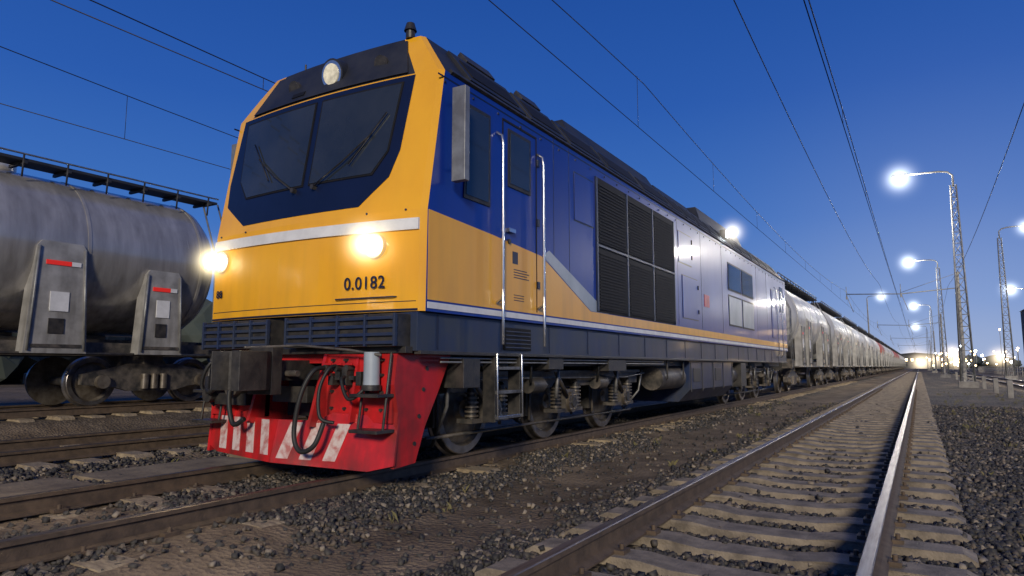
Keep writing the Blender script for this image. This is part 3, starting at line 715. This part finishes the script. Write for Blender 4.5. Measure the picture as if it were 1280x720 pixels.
# ------------------------------------------------------------------ masts & lamps
def lamp_mast(x,y,H,arm,energy,lit=True,lattice=True,gl=1.6,side=-1):
    e=empty('yard_lamp_mast',(x,y,-.25)); mb=MB()
    if lattice:
        w0,w1=.36,.15
        for sx_,sy_ in ((-1,-1),(1,-1),(1,1),(-1,1)):
            mb.tube([(sx_*w0,sy_*w0,0),(sx_*w1,sy_*w1,H-1)],.045,'galv',5)
        n_=int(H/.8)
        for i in range(n_):
            t0=i/n_; t1=(i+1)/n_; a=w0+(w1-w0)*t0; b_=w0+(w1-w0)*t1; z0=t0*(H-1); z1=t1*(H-1)
            c4=[(-1,-1),(1,-1),(1,1),(-1,1)]
            for k in range(4):
                p=c4[k]; q=c4[(k+1)%4]
                mb.tube([(p[0]*a,p[1]*a,z0),(q[0]*b_,q[1]*b_,z1)],.024,'galv',4)
                mb.tube([(p[0]*a,p[1]*a,z0),(q[0]*a,q[1]*a,z0)],.02,'galv',4)
        mb.box(-.5,.5,-.5,.5,-.2,.35,'concrete')
    else:
        mb.cyl((0,0,0),(0,0,H-.6),.17,'concrete',14,r2=.10)
    mb.tube([(0,0,H-1.1),(0,0,H-.35),(side*.25,0,H-.1),(side*.7,0,H),(side*arm,0,H+.05)],.06,'galv',8)
    hx=side*arm
    mb.prism([(hx-.45,H-.02),(hx+.4,H-.02),(hx+.5,H+.1),(hx+.1,H+.18),(hx-.4,H+.12)],'y',-.18,.18,'galv')
    mb.box(hx-.38,hx+.25,-.14,.14,H-.07,H-.02,'lampglow' if lit else 'glass')
    mb.cyl((hx-.05,0,H-.22),(hx-.05,0,H-.07),.12,'lampglow' if lit else 'glass',14,r2=.2)
    mb.obj('mast',e)
    if lit:
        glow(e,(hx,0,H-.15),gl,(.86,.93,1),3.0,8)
        if energy:
            ld=bpy.data.lights.new('lamp_light','POINT'); ld.energy=energy; ld.color=(1,.91,.76); ld.shadow_soft_size=.25
            lo=bpy.data.objects.new('lamp_light',ld); COL.objects.link(lo); lo.parent=e; lo.location=(hx,0,H-.4)
    return e
lamp_mast(2.5,50,13.6,2.9,2400,gl=2.7)
lamp_mast(2.5,92,13.6,2.9,2200,gl=3.0)
lamp_mast(2.6,160,13.6,2.9,3000,gl=3.6)
lamp_mast(2.6,245,13.6,2.9,0,gl=4.6)
lamp_mast(7.6,82,15.0,2.2,0,lattice=True,gl=2.4,side=1)
lamp_mast(8.6,60,12.0,1.6,3500,lattice=True,gl=2.2,side=1)
lamp_mast(12,105,11.0,1.6,3000,lattice=True,gl=2.8,side=-1)
lamp_mast(15.5,100,17.0,1.6,0,lattice=True,gl=2.0,side=-1,lit=False)
lamp_mast(-8.1,150,15,2.5,0,lattice=False,gl=3.4,side=1)
def gantry(y):
    e=empty('catenary_mast',(3.3,y,-.2)); mb=MB()
    mb.cyl((0,0,0),(0,0,9.4),.17,'concrete',12,r2=.12)
    mb.tube([(0,0,8.0),(-4.35,0,7.7),(-8.75,0,7.9)],.045,'galv',6); mb.tube([(0,0,9.3),(-4.4,0,7.8)],.02,'galv',5)
    for x in (-4.35,-8.75):
        mb.tube([(x,0,7.8),(x+.5,0,6.2)],.03,'galv',5); mb.tube([(x,0,7.7),(x,0,8.6)],.03,'galv',5); mb.cyl((x,0,7.4),(x,0,7.7),.06,'concrete',8)
    mb.obj('mast',e)
for y in (70,125,185,250): gantry(y)
def gantry2(y):
    e=empty('catenary_mast',(-12.4,y,-.1)); mb=MB()
    mb.cyl((0,0,0),(0,0,9),.16,'concrete',12,r2=.11)
    for s,xx in ((-1,-2.35),(1,2.2)):
        mb.tube([(0,0,7.6),(xx,0,7.1)],.03,'galv',5); mb.tube([(0,0,6.3),(xx,0,7.1)],.03,'galv',5)
    mb.obj('mast',e)
for y in (-22,28,78,128): gantry2(y)
def wire_pair(x,zc,zm,name='overhead_wire',span=55,y0=-30,y1=330,off=15,rm_=.010):
    mb=MB()
    mb.tube([(x,y0,zc),(x,y1,zc)],.009,'wire',5)
    P=[];y=y0
    def zz(y):
        t=((y-off)%span)/span; return zm-.9*4*t*(1-t)*((zm-zc)/1.5 if zm-zc<1.5 else 1)
    while y<=y1: P.append((x,y,zz(y))); y+=3.5
    mb.tube(P,rm_,'wire',5)
    y=y0+3
    while y<140: mb.tube([(x,y,zc),(x,y,zz(y))],.006,'wire',4); y+=7
    mb.obj(name)
wire_pair(TL,6.72,8.0); wire_pair(TR,5.95,6.3)
wire_pair(TA,6.15,6.40,off=5); wire_pair(TB,6.0,7.35,off=1)
mb=MB()
for x,z in ((2.4,7.6),(-2.5,8.0)):
    P=[(x,y,z-.9*4*(((y-5)%60)/60)*(1-((y-5)%60)/60)) for y in range(-30,330,4)]
    mb.tube(P,.011,'wire',5)
mb.obj('feeder_wire')

# ------------------------------------------------------------------ distance
mb=MB(); rr=random.Random(5)
def clump(cx_,cy_,r,h):
    bm=bmesh.new(); bmesh.ops.create_icosphere(bm,subdivisions=3,radius=1)
    v=[(cx_+q.co.x*r*(1+.5*noise.noise(q.co*3+Vector((cx_,cy_,0)))),cy_+q.co.y*r,max(-.3,h*.5+q.co.z*h*.5*(1+.55*noise.noise(q.co*4+Vector((cx_,0,cy_)))))) for q in bm.verts]
    mb.add(v,[tuple(a.index for a in f.verts) for f in bm.faces],'tree'); bm.free()
for i in range(110):
    x=rr.uniform(45,120); y=rr.uniform(250,420); clump(x,y,rr.uniform(2,4),rr.uniform(5,14))
for i in range(90):
    x=rr.uniform(-80,60); y=rr.uniform(560,640); clump(x,y,rr.uniform(4,10),rr.uniform(5,9))
for i in range(80):
    x=rr.uniform(-75,-40); y=rr.uniform(-20,300); clump(x,y,rr.uniform(3,6),rr.uniform(5,9))
mb.obj('distant_trees')
def building(x,y,w,d,h,roof=1.5):
    e=empty('depot_building',(x,y,-.3)); mb=MB()
    mb.box(-w/2,w/2,-d/2,d/2,0,h,'wall'); mb.prism([(-w/2-.3,h+.003),(w/2+.3,h+.003),(0,h+roof)],'y',-d/2-.3,d/2+.3,'roof')
    n_=int(w/3)
    for lv in range(max(1,int(h/3.4))):
        for i in range(n_):
            xx=-w/2+1.5+i*3; lit=rr.random()<.4; z=1.3+lv*3.2
            mb.box(xx-.5,xx+.5,-d/2-.05,-d/2-.01,z,z+1.3,'warmwin' if lit else 'glass')
            yy=-d/2+1.5+i*2.5
            if yy<d/2-1: mb.box(-w/2-.05,-w/2-.01,yy-.5,yy+.5,z,z+1.3,'warmwin' if rr.random()<.3 else 'glass')
    mb.obj('walls',e)
building(26,135,14,20,7); building(36,165,22,16,12,2.5); building(36,230,20,26,17,3); building(-2,480,30,12,8)
e=empty('distant_lights',(0,0,0)); mb=MB()
for i in range(95):
    y=rr.uniform(110,560); x=rr.choice((rr.uniform(7,40),rr.uniform(5,18),rr.uniform(2,60)*y/300)); z=rr.uniform(1.2,8)
    r=.0011*y*rr.uniform(.5,1)
    mb.tube([(x,y,-.3),(x,y,z)],.06,'galv',4); mb.cyl((x,y-r,z),(x,y+r,z),r,'warmwin' if rr.random()<.75 else 'lampglow',8)
mb.obj('lamps',e)
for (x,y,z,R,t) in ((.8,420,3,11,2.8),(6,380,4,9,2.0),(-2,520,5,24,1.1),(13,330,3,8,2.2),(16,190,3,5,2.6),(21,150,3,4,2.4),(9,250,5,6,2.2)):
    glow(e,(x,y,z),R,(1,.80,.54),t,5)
mb=MB()
for y in (34,40,47,55,66,80): mb.box(3.0,3.2,y,y+.2,-.3,.45,'concrete')
mb.obj('marker_post',bevel=.02)
e=empty('relay_cabinet',(8.7,40,-.28)); mb=MB(); mb.box(-.5,.5,-.3,.3,.1,1.5,'pale'); mb.box(-.55,.55,-.35,.35,1.5,1.56,'galv'); mb.box(-.48,.48,-.28,.28,0,.1,'concrete'); mb.box(-.01,.01,-.31,-.3,.15,1.45,'black'); mb.obj('cabinet',e)
def fence():
    mb=MB()
    for i in range(60):
        y=30+i*2.5; mb.box(10.9,11.0,y,y+.1,-.3,1.0,'concrete')
    for z in (.3,.6,.9): mb.tube([(10.95,30,z),(10.95,178,z)],.03,'galv',5)
    mb.obj('lineside_fence')
fence()

# ------------------------------------------------------------------ world, sun
w=bpy.data.worlds.new('World'); scene.world=w; w.use_nodes=True; nt=w.node_tree; N=nt.nodes; L=nt.links
bg=N['Background']
tc=N.new('ShaderNodeTexCoord'); sp=N.new('ShaderNodeSeparateXYZ'); L.new(tc.outputs['Generated'],sp.inputs[0])
cr=N.new('ShaderNodeValToRGB'); E=cr.color_ramp.elements
E[0].position=0; E[0].color=(.02,.025,.04,1)
E[1].position=1; E[1].color=(.006,.034,.20,1)
for p,c_ in ((.495,(.04,.06,.09)),(.502,(.24,.34,.57)),(.54,(.12,.25,.57)),(.60,(.050,.165,.51)),(.68,(.024,.105,.42)),(.77,(.013,.072,.33))):
    q=E.new(p); q.color=(*c_,1)
mr=N.new('ShaderNodeMapRange'); mr.inputs['From Min'].default_value=-1; mr.inputs['From Max'].default_value=1
L.new(sp.outputs['Z'],mr.inputs['Value']); L.new(mr.outputs['Result'],cr.inputs['Fac'])
dp=N.new('ShaderNodeVectorMath'); dp.operation='DOT_PRODUCT'; L.new(tc.outputs['Generated'],dp.inputs[0]); dp.inputs[1].default_value=(.05,.998,.03)
cl=N.new('ShaderNodeMath'); cl.operation='MAXIMUM'; cl.inputs[1].default_value=0; L.new(dp.outputs['Value'],cl.inputs[0])
pw=N.new('ShaderNodeMath'); pw.operation='POWER'; pw.inputs[1].default_value=40; L.new(cl.outputs[0],pw.inputs[0])
ad=N.new('ShaderNodeMix'); ad.data_type='RGBA'; ad.blend_type='ADD'; L.new(pw.outputs[0],ad.inputs['Factor']); L.new(cr.outputs['Color'],ad.inputs['A']); ad.inputs['B'].default_value=(.12,.10,.07,1)
L.new(ad.outputs['Result'],bg.inputs['Color']); bg.inputs['Strength'].default_value=1.0
sd=bpy.data.lights.new('sun','SUN'); sd.energy=2.8; sd.angle=math.radians(9); sd.color=(1,.88,.69)
so=bpy.data.objects.new('sun',sd); COL.objects.link(so)
so.rotation_euler=Vector((-.44,.83,-.34)).to_track_quat('-Z','Y').to_euler()

# ------------------------------------------------------------------ camera
cd=bpy.data.cameras.new('camera'); cam=bpy.data.objects.new('camera',cd); COL.objects.link(cam); scene.camera=cam
cam.location=(0,0,1.02); cam.rotation_euler=(math.radians(96.6),0,math.radians(30.9))
cd.lens=23.77; cd.sensor_width=36; cd.clip_start=.05; cd.clip_end=4000
scene.view_settings.view_transform='Standard'; scene.view_settings.look='None'; scene.view_settings.exposure=0
